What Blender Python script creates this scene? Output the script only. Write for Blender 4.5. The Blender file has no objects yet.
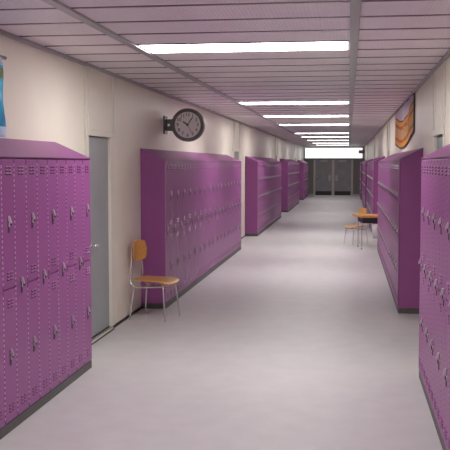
import bpy, bmesh, math, random
from mathutils import Vector, Matrix
random.seed(7)
C = bpy.context.scene.collection
R = math.radians

# ------------------------------------------------------------------ materials
def mat(name, col, rough=0.5, metal=0.0, spec=0.5, coat=0.0, noise=0.0, nscale=20.0, bump=0.0, bscale=60.0, emit=None, estr=0.0, trans=0.0):
    m = bpy.data.materials.new(name); m.use_nodes = True
    nt = m.node_tree; b = nt.nodes['Principled BSDF']
    b.inputs['Base Color'].default_value = (*col, 1)
    b.inputs['Roughness'].default_value = rough
    b.inputs['Metallic'].default_value = metal
    b.inputs['Specular IOR Level'].default_value = spec
    b.inputs['Coat Weight'].default_value = coat
    b.inputs['Transmission Weight'].default_value = trans
    tc = nt.nodes.new('ShaderNodeTexCoord')
    if noise:
        n = nt.nodes.new('ShaderNodeTexNoise'); n.inputs['Scale'].default_value = nscale; n.inputs['Detail'].default_value = 4
        nt.links.new(tc.outputs['Object'], n.inputs['Vector'])
        r = nt.nodes.new('ShaderNodeValToRGB')
        r.color_ramp.elements[0].position = .3; r.color_ramp.elements[1].position = .7
        r.color_ramp.elements[0].color = (*[c*(1-noise) for c in col], 1)
        r.color_ramp.elements[1].color = (*[min(1, c*(1+noise)) for c in col], 1)
        nt.links.new(n.outputs['Fac'], r.inputs['Fac']); nt.links.new(r.outputs['Color'], b.inputs['Base Color'])
    if bump:
        n2 = nt.nodes.new('ShaderNodeTexNoise'); n2.inputs['Scale'].default_value = bscale; n2.inputs['Detail'].default_value = 3
        nt.links.new(tc.outputs['Object'], n2.inputs['Vector'])
        bp = nt.nodes.new('ShaderNodeBump'); bp.inputs['Strength'].default_value = bump; bp.inputs['Distance'].default_value = .01
        nt.links.new(n2.outputs['Fac'], bp.inputs['Height']); nt.links.new(bp.outputs['Normal'], b.inputs['Normal'])
    if emit:
        b.inputs['Emission Color'].default_value = (*emit, 1); b.inputs['Emission Strength'].default_value = estr
    return m

M = dict(
    purple=mat('locker_purple_enamel', (.285, .072, .258), .38, noise=.04, nscale=3, bump=.08, bscale=40),
    hinge=mat('locker_hinge_lilac', (.68, .45, .65), .3),
    slot_shade=mat('painted_slot_shade', (.05, .008, .035), .8),
    kick=mat('dark_grey_base', (.085, .085, .078), .5, noise=.1, nscale=8),
    wall=mat('cream_wall_paint', (.81, .765, .655), .42, noise=.03, nscale=1.5, bump=.05, bscale=90),
    frame=mat('pale_frame_paint', (.76, .73, .64), .35, noise=.03),
    floor=mat('polished_floor', (.55, .535, .54), .47, spec=.4, noise=.04, nscale=5),
    ceiling=mat('perforated_ceiling_metal', (.56, .475, .53), .45, bump=.1, bscale=50),
    ceiling_back=mat('ceiling_void', (.12, .10, .11), .9),
    joint=mat('ceiling_joint_metal', (.17, .15, .165), .22, metal=.55, noise=.05),
    rail=mat('grey_ceiling_rail', (.36, .37, .37), .35, metal=.3, noise=.05),
    door=mat('grey_door_paint', (.30, .325, .33), .4, noise=.04, nscale=4),
    fdoor=mat('charcoal_door', (.30, .31, .31), .35, noise=.1, nscale=3),
    sidepanel=mat('grey_side_panel', (.22, .22, .20), .5, noise=.08),
    mullion=mat('beige_mullion', (.55, .53, .48), .45, noise=.05),
    blackk=mat('black_kickplate', (.03, .03, .03), .4, noise=.1),
    rubber=mat('black_rubber', (.015, .014, .014), .6, noise=.2),
    chrome=mat('chrome_steel', (.75, .75, .77), .18, metal=1, noise=.03),
    handlep=mat('dark_latch_plate', (.12, .10, .12), .3, metal=.5, noise=.1),
    black=mat('black_plastic', (.012, .011, .013), .35, noise=.1),
    wood=mat('varnished_wood', (.52, .235, .06), .36),
    clockg=mat('clock_grey_case', (.17, .17, .16), .45, noise=.08),
    clockf=mat('clock_pale_face', (.93, .90, .90), .5, noise=.02),
    ink=mat('clock_ink', (.01, .01, .01), .5, noise=.1),
    glass=mat('clear_glass', (1, 1, 1), .02, trans=1),
    teal=mat('teal_glazed_door', (.16, .24, .25), .3, noise=.1, nscale=3),
    gold=mat('gold_felt', (.66, .29, .025), .8, noise=.12, nscale=30),
    orange=mat('burnt_orange_felt', (.42, .10, .004), .8, noise=.12, nscale=30),
    olive=mat('dark_brown_felt', (.075, .045, .02), .8, noise=.1, nscale=30),
    lav=mat('pale_lavender_cloth', (.50, .44, .50), .75, noise=.06, nscale=12),
    letter=mat('grey_felt_letters', (.40, .40, .36), .75, noise=.1, nscale=30),
    binm=mat('pale_grey_bin_plastic', (.58, .57, .58), .3, noise=.05),
    exitr=mat('dark_red_sign', (.40, .07, .06), .4, noise=.05),
    exitw=mat('white_sign_letters', (.8, .75, .72), .5, noise=.02),
    diffuser=mat('lit_diffuser', (.9, .9, .9), .5, emit=(1, .965, .95), estr=20.0),
    diffuser_dim=mat('lit_diffuser_dimmed', (.9, .9, .9), .5, emit=(1, .965, .95), estr=11.0),  # emission lowered on the far rows only to darken the far floor
    zinc=mat('zinc_latch', (.70, .68, .71), .28, metal=.8, noise=.03),
)
# wood grain
nt = M['wood'].node_tree; b = nt.nodes['Principled BSDF']
tc = nt.nodes.new('ShaderNodeTexCoord'); mp = nt.nodes.new('ShaderNodeMapping'); mp.inputs['Scale'].default_value = (2, 25, 8)
w = nt.nodes.new('ShaderNodeTexNoise'); w.inputs['Scale'].default_value = 3; w.inputs['Detail'].default_value = 6
rp = nt.nodes.new('ShaderNodeValToRGB'); rp.color_ramp.elements[0].color = (.50, .23, .05, 1); rp.color_ramp.elements[1].color = (.70, .36, .10, 1)
rp.color_ramp.elements[0].position = .3; rp.color_ramp.elements[1].position = .7
nt.links.new(tc.outputs['Object'], mp.inputs['Vector']); nt.links.new(mp.outputs['Vector'], w.inputs['Vector'])
nt.links.new(w.outputs['Fac'], rp.inputs['Fac']); nt.links.new(rp.outputs['Color'], b.inputs['Base Color'])
# blue poster cloth: cyan with pale clouds, a green patch near the top
m = mat('blue_poster_cloth', (.02, .35, .6), .7); M['blue'] = m
nt = m.node_tree; b = nt.nodes['Principled BSDF']
tc = nt.nodes.new('ShaderNodeTexCoord'); n = nt.nodes.new('ShaderNodeTexNoise'); n.inputs['Scale'].default_value = 5; n.inputs['Detail'].default_value = 5
rp = nt.nodes.new('ShaderNodeValToRGB'); e = rp.color_ramp.elements
e[0].position = .30; e[0].color = (.01, .14, .34, 1); e[1].position = .80; e[1].color = (.55, .75, .85, 1)
x = e.new(.47); x.color = (.0, .36, .62, 1); x = e.new(.60); x.color = (.02, .50, .75, 1)
nt.links.new(tc.outputs['Object'], n.inputs['Vector']); nt.links.new(n.outputs['Fac'], rp.inputs['Fac']); nt.links.new(rp.outputs['Color'], b.inputs['Base Color'])
M['green'] = mat('green_print', (.16, .26, .10), .7, noise=.3, nscale=8)
M['paleblue'] = mat('pale_blue_print', (.45, .6, .75), .7, noise=.15, nscale=8)
# fine perforation of the ceiling pans: small darker holes in rows
nt = M['ceiling'].node_tree; b = nt.nodes['Principled BSDF']
tc = nt.nodes.new('ShaderNodeTexCoord'); vo = nt.nodes.new('ShaderNodeTexVoronoi'); vo.inputs['Scale'].default_value = 38; vo.inputs['Randomness'].default_value = .25
rp = nt.nodes.new('ShaderNodeValToRGB'); rp.color_ramp.elements[0].position = .10; rp.color_ramp.elements[1].position = .30
rp.color_ramp.elements[0].color = (.40, .34, .375, 1); rp.color_ramp.elements[1].color = (.86, .80, .825, 1)
bp_ = nt.nodes.new('ShaderNodeBump'); bp_.inputs['Strength'].default_value = .9; bp_.inputs['Distance'].default_value = .012
nt.links.new(vo.outputs['Distance'], bp_.inputs['Height']); nt.links.new(bp_.outputs['Normal'], b.inputs['Normal']); b.inputs['Roughness'].default_value = .3
nt.links.new(tc.outputs['Object'], vo.inputs['Vector']); nt.links.new(vo.outputs['Distance'], rp.inputs['Fac']); nt.links.new(rp.outputs['Color'], b.inputs['Base Color'])

# ------------------------------------------------------------------ mesh helpers
class MB:
    def __init__(s): s.bm = bmesh.new(); s.mats = []
    def mi(s, m):
        if m not in s.mats: s.mats.append(m)
        return s.mats.index(m)
    def face(s, pts, m, smooth=False):
        vs = [s.bm.verts.new(p) for p in pts]
        try: f = s.bm.faces.new(vs)
        except ValueError: return
        f.material_index = s.mi(m); f.smooth = smooth
    def box(s, x0, x1, y0, y1, z0, z1, m, bev=0.0):
        x0, x1 = min(x0, x1), max(x0, x1); y0, y1 = min(y0, y1), max(y0, y1); z0, z1 = min(z0, z1), max(z0, z1)
        t = bmesh.new(); bmesh.ops.create_cube(t, size=1)
        for v in t.verts: v.co = Vector(((x0+x1)/2+v.co.x*(x1-x0), (y0+y1)/2+v.co.y*(y1-y0), (z0+z1)/2+v.co.z*(z1-z0)))
        if bev: bmesh.ops.bevel(t, geom=t.edges[:], offset=bev, segments=2, affect='EDGES', profile=.5)
        s.merge(t, m)
    def merge(s, t, m, smooth=False, mtx=None):
        k = s.mi(m); mp = {}
        for v in t.verts: mp[v] = s.bm.verts.new(mtx @ v.co if mtx else v.co)
        for f in t.faces:
            try: g = s.bm.faces.new([mp[v] for v in f.verts])
            except ValueError: continue
            g.material_index = k; g.smooth = smooth
        t.free()
    def prism(s, pts, axis, a, b, m):   # polygon of 2-D points extruded along axis
        def P(p, t):
            return {0: (t, p[0], p[1]), 1: (p[0], t, p[1]), 2: (p[0], p[1], t)}[axis]
        A = [s.bm.verts.new(P(p, a)) for p in pts]; B = [s.bm.verts.new(P(p, b)) for p in pts]
        k = s.mi(m); n = len(pts)
        fs = [s.bm.faces.new(A), s.bm.faces.new(B[::-1])] + [s.bm.faces.new((A[i], B[i], B[(i+1) % n], A[(i+1) % n])) for i in range(n)]
        for f in fs: f.material_index = k
    def tube(s, pts, r, m, seg=10, sub=6):
        # smooth the polyline with Catmull-Rom, then sweep a circle
        P = [Vector(p) for p in pts]; path = []
        if len(P) > 2 and sub > 1:
            Q = [P[0]*2-P[1]] + P + [P[-1]*2-P[-2]]
            for i in range(1, len(Q)-2):
                for j in range(sub):
                    t = j/sub; a, b_, c, d = Q[i-1], Q[i], Q[i+1], Q[i+2]
                    path.append(.5*((2*b_)+(c-a)*t+(2*a-5*b_+4*c-d)*t*t+(3*b_-a-3*c+d)*t**3))
            path.append(P[-1])
        else: path = P
        k = s.mi(m); rings = []
        up = Vector((0, 0, 1)); 
        for i, p in enumerate(path):
            d = (path[min(i+1, len(path)-1)]-path[max(i-1, 0)]).normalized()
            u = d.cross(up)
            if u.length < .05: u = d.cross(Vector((0, 1, 0)))
            if rings and u.dot(pu) < 0: u = -u
            u.normalize(); pu = u; v = d.cross(u)
            rings.append([s.bm.verts.new(p+u*r*math.cos(2*math.pi*q/seg)+v*r*math.sin(2*math.pi*q/seg)) for q in range(seg)])
        for a, b_ in zip(rings, rings[1:]):
            for q in range(seg):
                f = s.bm.faces.new((a[q], a[(q+1) % seg], b_[(q+1) % seg], b_[q])); f.material_index = k; f.smooth = True
        for e_ in (rings[0][::-1], rings[-1]):
            f = s.bm.faces.new(e_); f.material_index = k
    def disc(s, c, r, h, axis, m, seg=32, bev=0.0):
        t = bmesh.new(); bmesh.ops.create_cone(t, cap_ends=True, segments=seg, radius1=r, radius2=r, depth=h)
        if bev:
            bmesh.ops.bevel(t, geom=[e for e in t.edges if abs(e.verts[0].co.z-e.verts[1].co.z) < 1e-6], offset=bev, segments=2, affect='EDGES')
        rot = {0: Matrix.Rotation(R(90), 4, 'Y'), 1: Matrix.Rotation(R(90), 4, 'X'), 2: Matrix.Identity(4)}[axis]
        s.merge(t, m, False, Matrix.Translation(c) @ rot)
    def build(s, name, parent=None, kind=None):
        bmesh.ops.recalc_face_normals(s.bm, faces=s.bm.faces)
        me = bpy.data.meshes.new(name); s.bm.to_mesh(me); s.bm.free()
        for m in s.mats: me.materials.append(m if not isinstance(m, str) else M[m])
        o = bpy.data.objects.new(name, me); C.objects.link(o)
        if parent: o.parent = parent
        if kind: o['kind'] = kind
        return o
def tag(o, label, cat, group=None):
    o['label'] = label; o['category'] = cat
    if group: o['group'] = group
    return o
def thing(name, label, cat, loc=(0, 0, 0), rz=0, group=None, scale=1):
    o = bpy.data.objects.new(name, None); C.objects.link(o)
    o.location = loc; o.rotation_euler = (0, 0, rz); o.scale = (scale,)*3
    return tag(o, label, cat, group)
def copy_obj(o, parent=None):
    c = o.copy(); C.objects.link(c); c.parent = parent; return c
def copy_tree(o, parent=None):
    c = copy_obj(o, parent)
    for ch in list(o.children): copy_tree(ch, c)
    return c

# ------------------------------------------------------------------ dimensions
WL, WR, H = -2.48, .85, 2.70
YB, YE = -3.0, 49.8
FL, FR = -2.185, .593               # locker faces
CW = .2195                           # locker width
PER = 11.06
DOORS = [8.39, 19.45, 30.5, 41.55]; DW = .79; DH = 2.02

# ------------------------------------------------------------------ setting
f = MB(); f.box(WL-.3, WR+.3, YB-.2, YE+.3, -.1, 0, 'floor'); f.build('floor', kind='structure')

def side_wall(name, x_in, x_out):
    w = MB(); y = YB-.2
    for d in DOORS:
        w.box(x_in, x_out, y, d, 0, H+.08, 'wall')
        w.box(x_in, x_out, d, d+DW, DH, H+.08, 'wall')
        y = d+DW
    w.box(x_in, x_out, y, YE+.3, 0, H+.08, 'wall')
    return w.build(name, kind='structure')
side_wall('wall_left', WL, WL-.18); side_wall('wall_right', WR, WR+.18)
w = MB(); w.box(WL, WR, YB-.15, YB, 0, H+.08, 'wall'); w.build('wall_back', kind='structure')

# end wall with transom opening and door opening
w = MB()
w.box(WL, WR, YE, YE+.15, 2.63, H+.08, 'wall')
w.box(WL, -2.40, YE, YE+.15, 2.05, 2.63, 'wall'); w.box(.72, WR, YE, YE+.15, 2.05, 2.63, 'wall')
w.box(WL, WR, YE, YE+.15, 1.97, 2.05, 'sidepanel')
w.box(WL, -1.93, YE, YE+.15, 0, 1.97, 'sidepanel'); w.box(.235, WR, YE, YE+.15, 0, 1.97, 'sidepanel')
w.box(WL, -1.93, YE-.02, YE, 0, .10, 'mullion'); w.box(.235, WR, YE-.02, YE, 0, .10, 'mullion')
w.build('wall_far', kind='structure')
w = MB(); w.box(-2.40, .72, YE+.05, YE+.06, 2.05, 2.63, 'glass'); g = w.build('window_1', kind='structure')
w = MB()
w.box(-2.42, .74, YE-.02, YE+.08, 2.03, 2.06, 'mullion'); w.box(-2.42, .74, YE-.02, YE+.08, 2.62, 2.645, 'mullion')
w.box(-2.42, -2.40, YE-.02, YE+.08, 2.06, 2.62, 'mullion'); w.box(.72, .74, YE-.02, YE+.08, 2.06, 2.62, 'mullion')
w.build('window_frame', g)
w = MB()
for a, b_ in ((-1.93, -1.83), (-.93, -.79), (.12, .235)): w.box(a, b_, YE-.04, YE+.1, 0, 1.97, 'mullion', .008)
w.build('trim_1', kind='structure')
for n, (a, b_, hs) in enumerate(((-1.83, -.93, 1), (-.79, .12, -1))):
    w = MB(); w.box(a, b_, YE+.02, YE+.07, 0.01, 1.97, 'fdoor', .004)
    for q in ((a+.1, b_-.1, .45, 1.05), (a+.1, b_-.1, 1.15, 1.85)):   # shallow moulded panels
        w.box(q[0], q[1], YE+.012, YE+.02, q[2], q[3], 'fdoor', .003)
    d = w.build('door_%d' % (5+n), kind='structure')
    w = MB(); w.box(a+.02, b_-.02, YE+.01, YE+.02, .02, .25, 'blackk'); w.build('kick_plate', d)
    xh = b_-.12 if hs > 0 else a+.12
    w = MB(); w.box(xh-.06, xh+.06, YE+.005, YE+.02, .82, 1.12, 'mullion', .003)
    w.tube([(xh, YE-.0, .85), (xh, YE-.05, .88), (xh, YE-.05, 1.06), (xh, YE-.0, 1.09)], .014, 'chrome'); w.build('pull_handle', d)
    xs = a+.1 if hs > 0 else b_-.1
    w = MB(); w.tube([(xs, YE+.015, .85), (xs, YE-.04, .87), (xs, YE-.04, 1.07), (xs, YE+.015, 1.09)], .016, 'chrome'); w.build('door_handle', d)
    w = MB(); xc = (a+b_)/2; w.box(xc-.2, xc+.2, YE-.05, YE+.02, 1.87, 1.94, 'mullion', .005); w.build('door_closer', d)

# side doors with pale full-height frames
def side_door(idx, y0, left, glazed=False):
    X, sg = (WL, 1) if left else (WR, -1)        # sg: towards the corridor
    w = MB(); w.box(X-sg*.06, X-sg*.015, y0+.01, y0+DW-.01, .042, DH-.01, 'teal' if glazed else 'door', .003)
    d = w.build('door_%d' % idx, kind='structure')
    w = MB(); a = .012
    for (u, v) in ((y0-.10, y0), (y0+DW, y0+DW+.13)):
        w.box(X, X+sg*a, u, v, 0.03, H, 'frame', .003)
        w.box(X+sg*a, X+sg*.02, v-.02, v, DH, H, 'frame')
    w.box(X-sg*.11, X+sg*.03, y0, y0+DW, DH, DH+.055, 'frame', .004)       # head
    w.box(X-sg*.12, X, y0-.001, y0+.012, 0, DH, 'frame'); w.box(X-sg*.12, X, y0+DW-.012, y0+DW+.001, 0, DH, 'frame')
    w.box(X, X+sg*.008, y0, y0+DW, DH+.055, H, 'wall')
    w.build('door_frame', d)
    w = MB(); w.box(X-sg*.12, X+sg*.022, y0-.02, y0+DW+.02, .007, .026, 'frame', .002); w.box(X-sg*.12, X+sg*.034, y0-.02, y0+DW+.02, 0, .007, 'rubber'); w.box(X-sg*.05, X-sg*.010, y0+.012, y0+DW-.012, .026, .042, 'rubber'); w.build('threshold', d)
    yh = y0+.10 if left else y0+.62
    w = MB(); xx = X-sg*.015
    w.disc((xx+sg*.006, yh, .95), .028, .012, 0, 'chrome', 20, .002)
    w.tube([(xx, yh, .95), (xx+sg*.045, yh, .95), (xx+sg*.055, yh+.02, .95), (xx+sg*.055, yh+.09, .94)], .016, 'chrome')
    w.build('door_handle', d)
for k, y0 in enumerate(DOORS): side_door(k+1, y0, True)
for k, y0 in enumerate(DOORS): side_door(k+7, y0, False, True)

# black shadow-gap base along the walls
for nm, X, sg in (('baseboard_left', WL, 1), ('baseboard_right', WR, -1)):
    w = MB(); w.box(X, X+sg*.012, YB, YE, 0, .028, 'rubber'); w.build(nm, kind='structure')
# dark cornice at the wall tops
for nm, X, sg in (('trim_2', WL, 1), ('trim_3', WR, -1)):
    w = MB(); w.box(X, X+sg*.035, YB, YE, H-.03, H+.0, 'rail', .004); w.build(nm, kind='structure')

# ceiling: metal pans between two rails
MOD = .566; Y0 = 7.10; GAP = .026
RL, RR = -1.722, .030
k0, k1 = int((YB-Y0)/MOD), int((YE-Y0)/MOD)+1
LROWS = [-14, -7, 0, 12, 19, 26, 37, 44, 52, 61, 69]
c = MB(); c.box(WL-.1, WR+.1, YB-.1, YE+.1, H+.07, H+.1, 'ceiling_back')
for k in range(k0, k1):
    ya, yb = Y0+k*MOD+GAP/2, min(Y0+(k+1)*MOD-GAP/2, YE)
    for xa, xb in ((WL, RL), (RL, RR), (RR, WR)):
        if (xa == RL) and (k in LROWS): continue
        z = H
        c.prism([(ya, z+.014), (ya+.012, z), (yb-.012, z), (yb, z+.014), (yb, z+.055), (ya, z+.055)], 0, xa, xb, 'ceiling')
    c.box(WL, WR, ya-GAP-.004, ya+.004, H-.003, H+.04, 'joint')
c.build('ceiling', kind='structure')
for n, xr in enumerate((RL, RR)):
    w = MB(); w.box(xr-.033, xr+.033, YB, YE, H-.018, H+.03, 'rail', .003)
    w.build('trim_%d' % (4+n), kind='structure')
ordw = {0: 'long ceiling light nearest the viewer, over the first locker runs', 12: 'ceiling light second from the viewer, beyond the wall clock',
        19: 'ceiling light third from the viewer, down the corridor', 26: 'ceiling light fourth from the viewer, down the corridor',
        37: 'ceiling light fifth from the viewer, past the dim ceiling stretch', 44: 'ceiling light sixth from the viewer, in the far corridor',
        52: 'third ceiling light back from the far glazed transom', 61: 'second ceiling light back from the far glazed transom', 69: 'ceiling light closest to the far glazed transom',
        -7: 'ceiling light overhead, just behind the viewpoint', -14: 'ceiling light by the back wall, behind the viewpoint'}
for k in LROWS:
    ya = Y0+k*MOD+GAP/2; yb = Y0+(k+1)*MOD-GAP/2
    t = thing('ceiling_light', 'white rectangular '+ordw[k], 'ceiling light', ((RL+RR)/2, (ya+yb)/2, H), 0, 'fluorescent lights in the ceiling')
    hx, hy = (RR-RL)/2-.03, (yb-ya)/2
    w = MB()
    for (a, b_, p, q) in ((-hx, hx, -hy, -hy+.02), (-hx, hx, hy-.02, hy), (-hx, -hx+.02, -hy, hy), (hx-.02, hx, -hy, hy)): w.box(a, b_, p, q, -.004, .05, 'frame')
    w.box(-hx, hx, -.008, .008, -.005, .03, 'frame'); w.box(-hx, hx, -hy, hy, .045, .05, 'frame')
    w.build('housing', t)
    for s_ in (-1, 1):
        w = MB(); w.box(-hx+.02, hx-.02, min(s_*.008, s_*(hy-.02)), max(s_*.008, s_*(hy-.02)), -.003, .008, 'diffuser' if k < 37 else 'diffuser_dim'); w.build('diffuser', t)

# ------------------------------------------------------------------ lockers
ZB, ZT, ZM = .072, 1.782, .940
def locker_door(kind):
    z0, z1 = {'tall': (ZB, ZT), 'upper': (ZM+.004, ZT), 'lower': (ZB, ZM-.004)}[kind]
    w = MB(); a, b_ = .005, CW-.006
    w.box(CW-.0055, CW-.0005, -.003, -.0005, z0, z1, 'slot_shade')  # solid dark strip painted in as the shade between doors
    w.box(a, b_, -.012, .004, z0+.002, z1-.002, 'purple', .0035)
    vents = {'tall': (1.705, .16), 'upper': (1.705, 1.023), 'lower': (.846, .16)}[kind]
    for vz in vents:
        for r in (-1, 0, 1):
            for cx in (.088, .140):
                zc = vz+r*.021
                w.box(cx-.020, cx+.020, -.0128, -.011, zc-.007, zc+.0035, 'slot_shade')  # dark patch painted as the shaded inside of each vent slit
                w.prism([(-.012, zc+.010), (-.019, zc+.002), (-.018, zc+.0005), (-.012, zc+.005)], 0, cx-.021, cx+.021, 'purple')
    z = z0+.03                                            # hinge knuckles along the left edge
    while z < z1-.03:
        w.box(-.002, .0045, -.0125, -.006, z, z+.019, 'hinge'); z += .034
    w.box(0.0008, .0046, -.0120, -.002, z0+.01, z1-.01, 'purple')
    o = w.build('locker_door'); C.objects.unlink(o); return o
DK = {k: locker_door(k) for k in ('tall', 'upper', 'lower')}
w = MB(); w.box(-.014, .014, -.003, .004, -.062, .045, 'handlep', .002)
w.box(-.010, .010, -.0045, -.002, -.058, -.018, 'black')
w.prism([(-.003, .050), (-.010, .046), (-.022, .010), (-.020, .002), (-.003, .016)], 0, -.010, .008, 'zinc')
w.box(-.006, .002, -.012, -.003, -.022, .004, 'zinc', .003)
hand = w.build('handle'); C.objects.unlink(hand)
w = MB(); w.disc((0, -.004, 0), .0145, .008, 1, 'zinc', 16, .002); w.disc((0, -.010, 0), .013, .006, 1, 'black', 16)
dial = w.build('lock_dial'); C.objects.unlink(dial)

def bank(label, side, ynear, n, group='locker banks along the corridor'):
    L = n*CW
    if side == 'L': loc, rz, D = (FL, ynear, 0), R(90), FL-WL
    else: loc, rz, D = (FR, ynear+L, 0), R(-90), WR-FR
    t = thing('locker_bank', label, 'lockers', loc, rz, group)
    D -= .002
    w = MB()
    w.prism([(.0, .066), (.0, 1.79), (D, 1.925), (D, .066)], 0, .001, L-.001, 'purple')
    w.build('cabinet_body', t)
    w = MB(); w.prism([(-.014, 1.786), (-.014, 1.797), (D, 1.935), (D, 1.926)], 0, -.006, L+.006, 'purple')
    w.box(-.006, L+.006, -.014, -.002, 1.786, 1.792, 'purple')
    w.build('sloped_top', t)
    w = MB(); w.box(-.0, L, -.008, D, 0, .066, 'kick', .003); w.build('base', t)
    for c_ in range(n):
        for kd, hz in ((('tall', .945),) if c_ % 2 == 0 else (('upper', 1.365), ('lower', .50))):
            d = copy_obj(DK[kd], t); d.location = (c_*CW, 0, 0)
            h = copy_obj(hand, d); h.location = (.104, -.012, hz)
            q = copy_obj(dial, d); q.location = (.126, -.012, hz-.004)
    return t
bank('purple locker bank in the left foreground, cut off by the left edge', 'L', 7.42-22*CW, 22)
bank('long purple locker bank beneath the wall clock, behind the wooden chair', 'L', 10.58, 35)
bank('third purple locker bank along the left wall, counted from the viewer', 'L', 21.60, 35)
bank('fourth purple locker bank along the left wall, counted from the viewer', 'L', 32.50, 35)
bank('short last purple locker bank on the left, by the far double doors', 'L', 43.70, 23)
bank('purple locker bank in the right foreground, cut off by the right edge', 'R', 7.44-22*CW, 22)
bank('purple locker bank beneath the gold and orange banner', 'R', 10.64, 35)
bank('purple locker bank on the right just beyond the desk and chair', 'R', 21.75, 35)
bank('fourth purple locker bank along the right wall, counted from the viewer', 'R', 32.50, 35)
bank('last purple locker bank on the right, by the far double doors', 'R', 43.70, 23)

# ------------------------------------------------------------------ chairs
def shell(nu, nv, fn, th, m, w):
    """curved sheet with real thickness and rounded outline; fn(u,v)->Vector, u,v in -1..1 (superellipse disc)"""
    def P(i, j):
        u = -1+2*i/nu; v = -1+2*j/nv
        return u, v
    top, bot = {}, {}
    for i in range(nu+1):
        for j in range(nv+1):
            u, v = P(i, j); p, nrm = fn(u, v)
            top[i, j] = w.bm.verts.new(p+nrm*th/2); bot[i, j] = w.bm.verts.new(p-nrm*th/2)
    k = w.mi(m)
    def F(vs):
        f_ = w.bm.faces.new(vs); f_.material_index = k; f_.smooth = True
    for i in range(nu):
        for j in range(nv):
            F((top[i, j], top[i+1, j], top[i+1, j+1], top[i, j+1])); F((bot[i, j], bot[i, j+1], bot[i+1, j+1], bot[i+1, j]))
    for i in range(nu):
        F((top[i, 0], bot[i, 0], bot[i+1, 0], top[i+1, 0])); F((top[i, nv], top[i+1, nv], bot[i+1, nv], bot[i, nv]))
    for j in range(nv):
        F((top[0, j], top[0, j+1], bot[0, j+1], bot[0, j])); F((top[nu, j], bot[nu, j], bot[nu, j+1], top[nu, j+1]))
def sq(u, v, k=.55):      # square to rounded square
    return u*math.sqrt(1-k*v*v/2), v*math.sqrt(1-k*u*u/2)
def make_chair(label, loc, rz, scale=1):
    t = thing('school_chair', label, 'chair', loc, rz, 'wooden school chairs', scale)
    w = MB()
    def seat(u, v):
        a, b_ = sq(u, v, .42)
        x = a*.232; y = b_*(.205 - .02*(-a))
        z = .435 + .012*abs(b_)**2.2 - .030*max(0, a-.55)**1.3*3.0 + .018*max(0, -a-.3)
        return Vector((x+.01, y, z)), Vector((0, 0, 1))
    shell(16, 16, seat, .017, 'wood', w); w.build('seat', t)
    w = MB()
    def back(u, v):
        a, b_ = sq(u, v, .55)
        y = a*.172; z = .765+b_*.122
        x = -.222-.10*(z-.64)*.6+.045*(abs(a)**2)
        return Vector((x, y, z)), Vector((1, 0, .08)).normalized()
    shell(16, 12, back, .012, 'wood', w); w.build('backrest', t)
    # seat frame: uprights run down behind the seat, bend under it and run forward
    w = MB()
    for s in (-1, 1):
        w.tube([(-.240, s*.10, .80), (-.233, s*.115, .70), (-.232, s*.15, .56), (-.235, s*.165, .44), (-.20, s*.168, .385), (-.15, s*.168, .365), (.0, s*.165, .372), (.17, s*.16, .385)], .0095, 'chrome')
        w.tube([(-.1, s*.165, .367), (-.1, s*.14, .41)], .007, 'chrome', sub=1)
    w.tube([(-.09, -.168, .368), (-.09, .168, .368)], .008, 'chrome', sub=1)
    w.tube([(.16, -.16, .385), (.16, .16, .385)], .008, 'chrome', sub=1)
    w.build('frame', t)
    for s in (-1, 1):
        w = MB(); w.tube([(.155, s*.150, .415), (.175, s*.165, .385), (.187, s*.175, .30), (.215, s*.20, .012)], .0095, 'chrome'); g_ = w.build('leg', t)
        w = MB(); w.disc((.217, s*.201, .008), .014, .016, 2, 'binm', 12, .002); w.build('foot_glide', g_)
        w = MB(); w.tube([(-.165, s*.167, .372), (-.19, s*.175, .30), (-.222, s*.20, .012)], .0095, 'chrome'); g_ = w.build('leg', t)
        w = MB(); w.disc((-.224, s*.201, .008), .014, .016, 2, 'binm', 12, .002); w.build('foot_glide', g_)
    return t
make_chair('wooden school chair with chrome legs against the left cream wall', (-2.165, 9.93, 0), R(-13))
make_chair('wooden school chair behind the small desk, down the corridor on the right', (.165, 19.85, 0), R(212), .88)

# desk standing in the gap on the right
t = thing('school_desk', 'small wooden-topped desk with black book box by right lockers', 'desk', (0, 0, 0))
t.location = (.45, 18.76, 0)
w = MB(); tp = [(-.20, -.40), (.33, -.40), (.33, .40), (-.37, .40)]
w.prism(tp, 2, .662, .70, 'wood'); w.build('desk_top', t)
w = MB(); w.prism([(-.165, -.36), (.29, -.36), (.29, .34), (-.26, .34)], 2, .55, .57, 'black')
w.prism([(-.165, -.36), (.29, -.36), (.29, -.345), (-.168, -.345)], 2, .57, .664, 'black')
w.prism([(.275, -.345), (.29, -.345), (.29, .34), (.275, .34)], 2, .57, .664, 'black')
w.prism([(-.165, -.345), (-.15, -.345), (-.245, .34), (-.26, .34)], 2, .57, .664, 'black')
w.build('book_box', t)
for x, y in ((-.178, -.19), (.29, -.38), (-.25, .37), (.29, .37)):
    w = MB(); w.tube([(x*.95, y*.98, .66), (x*.98, y, .5), (x, y, .012)], .011, 'chrome'); lg = w.build('leg', t)
    w = MB(); w.disc((x, y, .008), .015, .016, 2, 'black', 12); w.build('foot_glide', lg)

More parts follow.
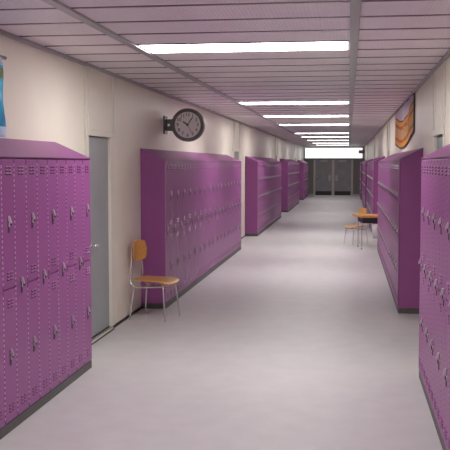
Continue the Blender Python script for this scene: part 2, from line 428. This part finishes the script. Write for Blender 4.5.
# pale bin on the floor at the end of the third right bank
w = MB(); t2 = thing('waste_bin', 'pale grey waste bin on the floor behind the desk', 'bin', (.66, 21.4, 0))
n = 24
for (r0, z0, r1, z1) in ((.095, .0, .12, .32), (.12, .32, .113, .32), (.113, .32, .09, .012)):
    for i in range(n):
        a0, a1 = 2*math.pi*i/n, 2*math.pi*(i+1)/n
        w.face([(r0*math.cos(a0), r0*math.sin(a0), z0), (r0*math.cos(a1), r0*math.sin(a1), z0), (r1*math.cos(a1), r1*math.sin(a1), z1), (r1*math.cos(a0), r1*math.sin(a0), z1)], 'binm', True)
w.face([(.095*math.cos(2*math.pi*i/n), .095*math.sin(2*math.pi*i/n), 0) for i in range(n)], 'binm')
w.face([(.09*math.cos(2*math.pi*i/n), .09*math.sin(2*math.pi*i/n), .012) for i in range(n)], 'binm')
bmesh.ops.remove_doubles(w.bm, verts=w.bm.verts, dist=1e-5)
w.build('bin_body', t2)
w = MB(); pts = [(.121*math.cos(2*math.pi*i/n), .121*math.sin(2*math.pi*i/n), .32) for i in range(n+1)]
w.tube(pts, .006, 'binm', 8, 1); w.build('rim', t2)

# ------------------------------------------------------------------ text helper
def text_mesh(s, size, depth):
    cu = bpy.data.curves.new('t', 'FONT'); cu.body = s; cu.size = size; cu.extrude = depth; cu.align_x = 'CENTER'; cu.align_y = 'CENTER'
    o = bpy.data.objects.new('t', cu); C.objects.link(o); bpy.context.view_layer.update()
    me = bpy.data.meshes.new_from_object(o.evaluated_get(bpy.context.evaluated_depsgraph_get()))
    bpy.data.objects.remove(o); bm = bmesh.new(); bm.from_mesh(me); return bm

# ------------------------------------------------------------------ clock
RC = .224
ck = thing('wall_clock', 'round grey double-faced clock on a bracket above left lockers', 'clock', (WL, 12.05, 2.273))
cx = WL*0+.322
w = MB()
prof = [(RC, -.045), (RC, .045), (RC-.012, .055), (RC-.04, .055), (RC-.05, .040), (RC-.05, -.040), (RC-.04, -.055), (RC-.012, -.055)]
n = 64
for i in range(n):
    a0, a1 = 2*math.pi*i/n, 2*math.pi*(i+1)/n
    for p, q in zip(prof, prof[1:]+prof[:1]):
        w.face([(cx+p[0]*math.cos(a0), p[1], p[0]*math.sin(a0)), (cx+p[0]*math.cos(a1), p[1], p[0]*math.sin(a1)),
                (cx+q[0]*math.cos(a1), q[1], q[0]*math.sin(a1)), (cx+q[0]*math.cos(a0), q[1], q[0]*math.sin(a0))], 'clockg')
bmesh.ops.remove_doubles(w.bm, verts=w.bm.verts, dist=1e-5)
w.build('case', ck)
w = MB()
w.box(0, .018, -.10, .10, -.122, .122, 'clockg', .004)
w.box(.018, .115, -.035, .035, -.078, .078, 'clockg', .006)
w.build('bracket', ck)
w = MB(); w.box(.045, .075, -.0365, -.034, -.015, .015, 'chrome', .001); w.build('bracket_square', ck)  # small chrome square on the bracket arm
for s in (-1, 1):
    w = MB(); w.disc((cx, s*.047, 0), RC-.048, .006, 1, 'clockf', 64); face = w.build('dial', ck)
    mir = Matrix.Diagonal((1, 1, 1, 1)) if s < 0 else Matrix.Rotation(math.pi, 4, 'Z')
    def place(bmx, x, z, ang=0):
        return Matrix.Translation((cx, 0, 0)) @ mir @ Matrix.Translation((x, -.051, z)) @ Matrix.Rotation(R(90), 4, 'X') @ Matrix.Rotation(ang, 4, 'Z')
    w = MB()
    for hnum in range(1, 13):
        a = math.pi/2-2*math.pi*hnum/12
        w.merge(text_mesh(str(hnum), .064, .0008), 'ink', False, place(None, .137*math.cos(a), .137*math.sin(a)))
    w.build('numerals', face)
    def hand_(name, ang, L, wd, tail, y, m='ink'):
        w = MB(); t_ = bmesh.new()
        vs = [(-wd/2, -tail), (wd/2, -tail), (wd*.5, L*.9), (0, L), (-wd*.5, L*.9)]
        A = [t_.verts.new((p[0], p[1], y)) for p in vs]; B = [t_.verts.new((p[0], p[1], y+.002)) for p in vs]
        t_.faces.new(A[::-1]); t_.faces.new(B)
        for i in range(5): t_.faces.new((A[i], A[(i+1) % 5], B[(i+1) % 5], B[i]))
        w.merge(t_, m, False, place(None, 0, 0, -ang)); w.build(name, face)
    hand_('hour_hand', R(305), .082, .016, .015, .003)
    hand_('minute_hand', R(35), .125, .011, .02, .006)
    hand_('second_hand', R(153), .13, .004, .03, .009)
    w = MB(); t_ = bmesh.new(); bmesh.ops.create_cone(t_, cap_ends=True, segments=16, radius1=.010, radius2=.010, depth=.014)
    w.merge(t_, 'ink', False, place(None, 0, 0)); w.build('hub', face)

# ------------------------------------------------------------------ gold banner on the right wall
bn = thing('wall_banner', 'gold and burnt-orange shield-shaped banner high on the right wall', 'banner', (WR-.012, 16.75, 0), R(-90))
def lin(tab, u):
    for (a, p), (b_, q) in zip(tab, tab[1:]):
        if u <= b_:
            s = (u-a)/(b_-a); s = s*s*(3-2*s)*.3+s*.7
            return p+(q-p)*s
    return tab[-1][1]
UB = 4.72
zb = lambda u: lin([(0, 2.10), (.9, 2.032), (1.8, 1.99), (2.85, 2.0), (3.9, 2.09), (UB, 2.168)], u)
zi = lambda u: lin([(0, 2.655), (.35, 2.56), (1.1, 2.486), (1.7, 2.445), (2.5, 2.425), (3.4, 2.461), (4.05, 2.528), (4.5, 2.575), (UB, 2.655)], u)
TOP = 2.662
bands = [(0, .05, 'olive'), (.05, .20, 'gold'), (.20, .33, 'orange'), (.33, .68, 'gold'), (.68, .80, 'orange'), (.80, .945, 'gold'), (.945, 1, 'olive')]
def bump_y(u): return -.006-.006*math.sin(u*5.0)
w = MB(); n = 96
us = [i*UB/n for i in range(n+1)]
for u0, u1 in zip(us, us[1:]):
    um = (u0+u1)/2; edge = um < .13 or um > UB-.13
    rows = [(TOP, TOP, 0, 0, 'lav')]
    segs = [(lambda u: TOP, lambda u: min(zi(u), TOP-.001), 'olive' if edge else 'lav')]
    for a, b_, m in bands:
        segs.append(((lambda u, a=a: min(zi(u), TOP-.001)*(1-a)+zb(u)*a), (lambda u, b_=b_: min(zi(u), TOP-.001)*(1-b_)+zb(u)*b_), 'olive' if edge else m))
    for hi, lo, m in segs:
        w.face([(u0, bump_y(u0), hi(u0)), (u1, bump_y(u1), hi(u1)), (u1, bump_y(u1), lo(u1)), (u0, bump_y(u0), lo(u0))], m)
bmesh.ops.remove_doubles(w.bm, verts=w.bm.verts, dist=1e-5)
cl = w.build('cloth', bn)
sm = cl.modifiers.new('thick', 'SOLIDIFY'); sm.thickness = .006; sm.offset = 0
w = MB()
for ch, uc in zip('VARS', (1.45, 2.15, 2.85, 3.50)):
    t_ = text_mesh(ch, .24, .003)
    for v in t_.verts:
        u = uc+v.co.x*3.2; zc = (zi(u)*(1-.505)+zb(u)*.505)
        v.co = Vector((u, bump_y(u)-.006-v.co.z, zc+v.co.y))
    w.merge(t_, 'letter')
w.build('lettering', bn)
w = MB(); w.tube([(-.05, -.006, 2.667), (UB+.05, -.006, 2.667)], .007, 'olive', sub=1); w.build('hanging_rod', bn)

# ------------------------------------------------------------------ blue poster on the left wall
bp = thing('wall_poster', 'bright blue cloth poster with green patch hanging at left edge', 'poster', (WL, 0, 0))
w = MB(); n = 30; YA, YZ = 4.7, 6.15
for i in range(n):
    for j in range(30):
        def P(i, j):
            v = j/30; yy = YA+(YZ+.05*v+.015*math.sin(v*9)-YA)*i/n
            return (.03+.012*math.sin(i*.9), yy, 2.50-.56*v)
        m = 'blue'
        if j < 3: m = 'paleblue'
        elif 4 <= j < 8 and i > n-6: m = 'green'
        elif j > 25: m = 'paleblue'
        w.face([P(i, j), P(i+1, j), P(i+1, j+1), P(i, j+1)], m, True)
bmesh.ops.remove_doubles(w.bm, verts=w.bm.verts, dist=1e-5)
cl = w.build('cloth', bp); sm = cl.modifiers.new('thick', 'SOLIDIFY'); sm.thickness = .003; sm.offset = 0
w = MB(); w.tube([(.03, YA-.04, 2.507), (.03, 6.25, 2.507)], .012, 'clockg', sub=1)
for y in (YA, 6.18): w.box(.0, .03, y-.01, y+.01, 2.50, 2.515, 'clockg')
w.build('hanging_rod', bp)

# ------------------------------------------------------------------ exit sign over the far doors
ex = thing('exit_sign', 'small dark red exit sign at right end of far transom', 'exit sign', (.66, YE-.06, 2.40))
w = MB(); w.box(-.15, .15, -.03, .03, -.09, .09, 'exitr', .006); w.box(.15, .19, -.01, .01, -.02, .02, 'exitr')
w.build('sign_box', ex)
w = MB(); w.merge(text_mesh('EXIT', .12, .002), 'exitw', False, Matrix.Translation((0, -.031, 0)) @ Matrix.Rotation(R(90), 4, 'X')); w.build('lettering', ex)

# ------------------------------------------------------------------ world, camera, view
wd = bpy.data.worlds.new('sky'); bpy.context.scene.world = wd; wd.use_nodes = True
wd.node_tree.nodes['Background'].inputs['Color'].default_value = (.93, 1, .99, 1)
wd.node_tree.nodes['Background'].inputs['Strength'].default_value = 1.5

fpx, vx, vy = 900., 349., 163.8
Yc = Vector(((vx-225)/fpx, (225-vy)/fpx, -1)).normalized()
Zc = Vector((0, 1, Yc.y/(-Yc.z))).normalized(); Xc = Yc.cross(Zc)
cam = bpy.data.cameras.new('camera'); co = bpy.data.objects.new('camera', cam); C.objects.link(co)
m3 = Matrix((Xc, Yc, Zc))
co.matrix_world = Matrix.Translation((0, 0, 1.75)) @ m3.to_4x4()
cam.sensor_width = 36; cam.lens = fpx/450*36; cam.clip_start = .05; cam.clip_end = 200
sc = bpy.context.scene; sc.camera = co
sc.view_settings.view_transform = 'Standard'; sc.view_settings.look = 'None'
sc.view_settings.gamma = 1; sc.view_settings.exposure = 0.0
sc.cycles.max_bounces = 10; sc.cycles.diffuse_bounces = 5; sc.cycles.use_denoising = True
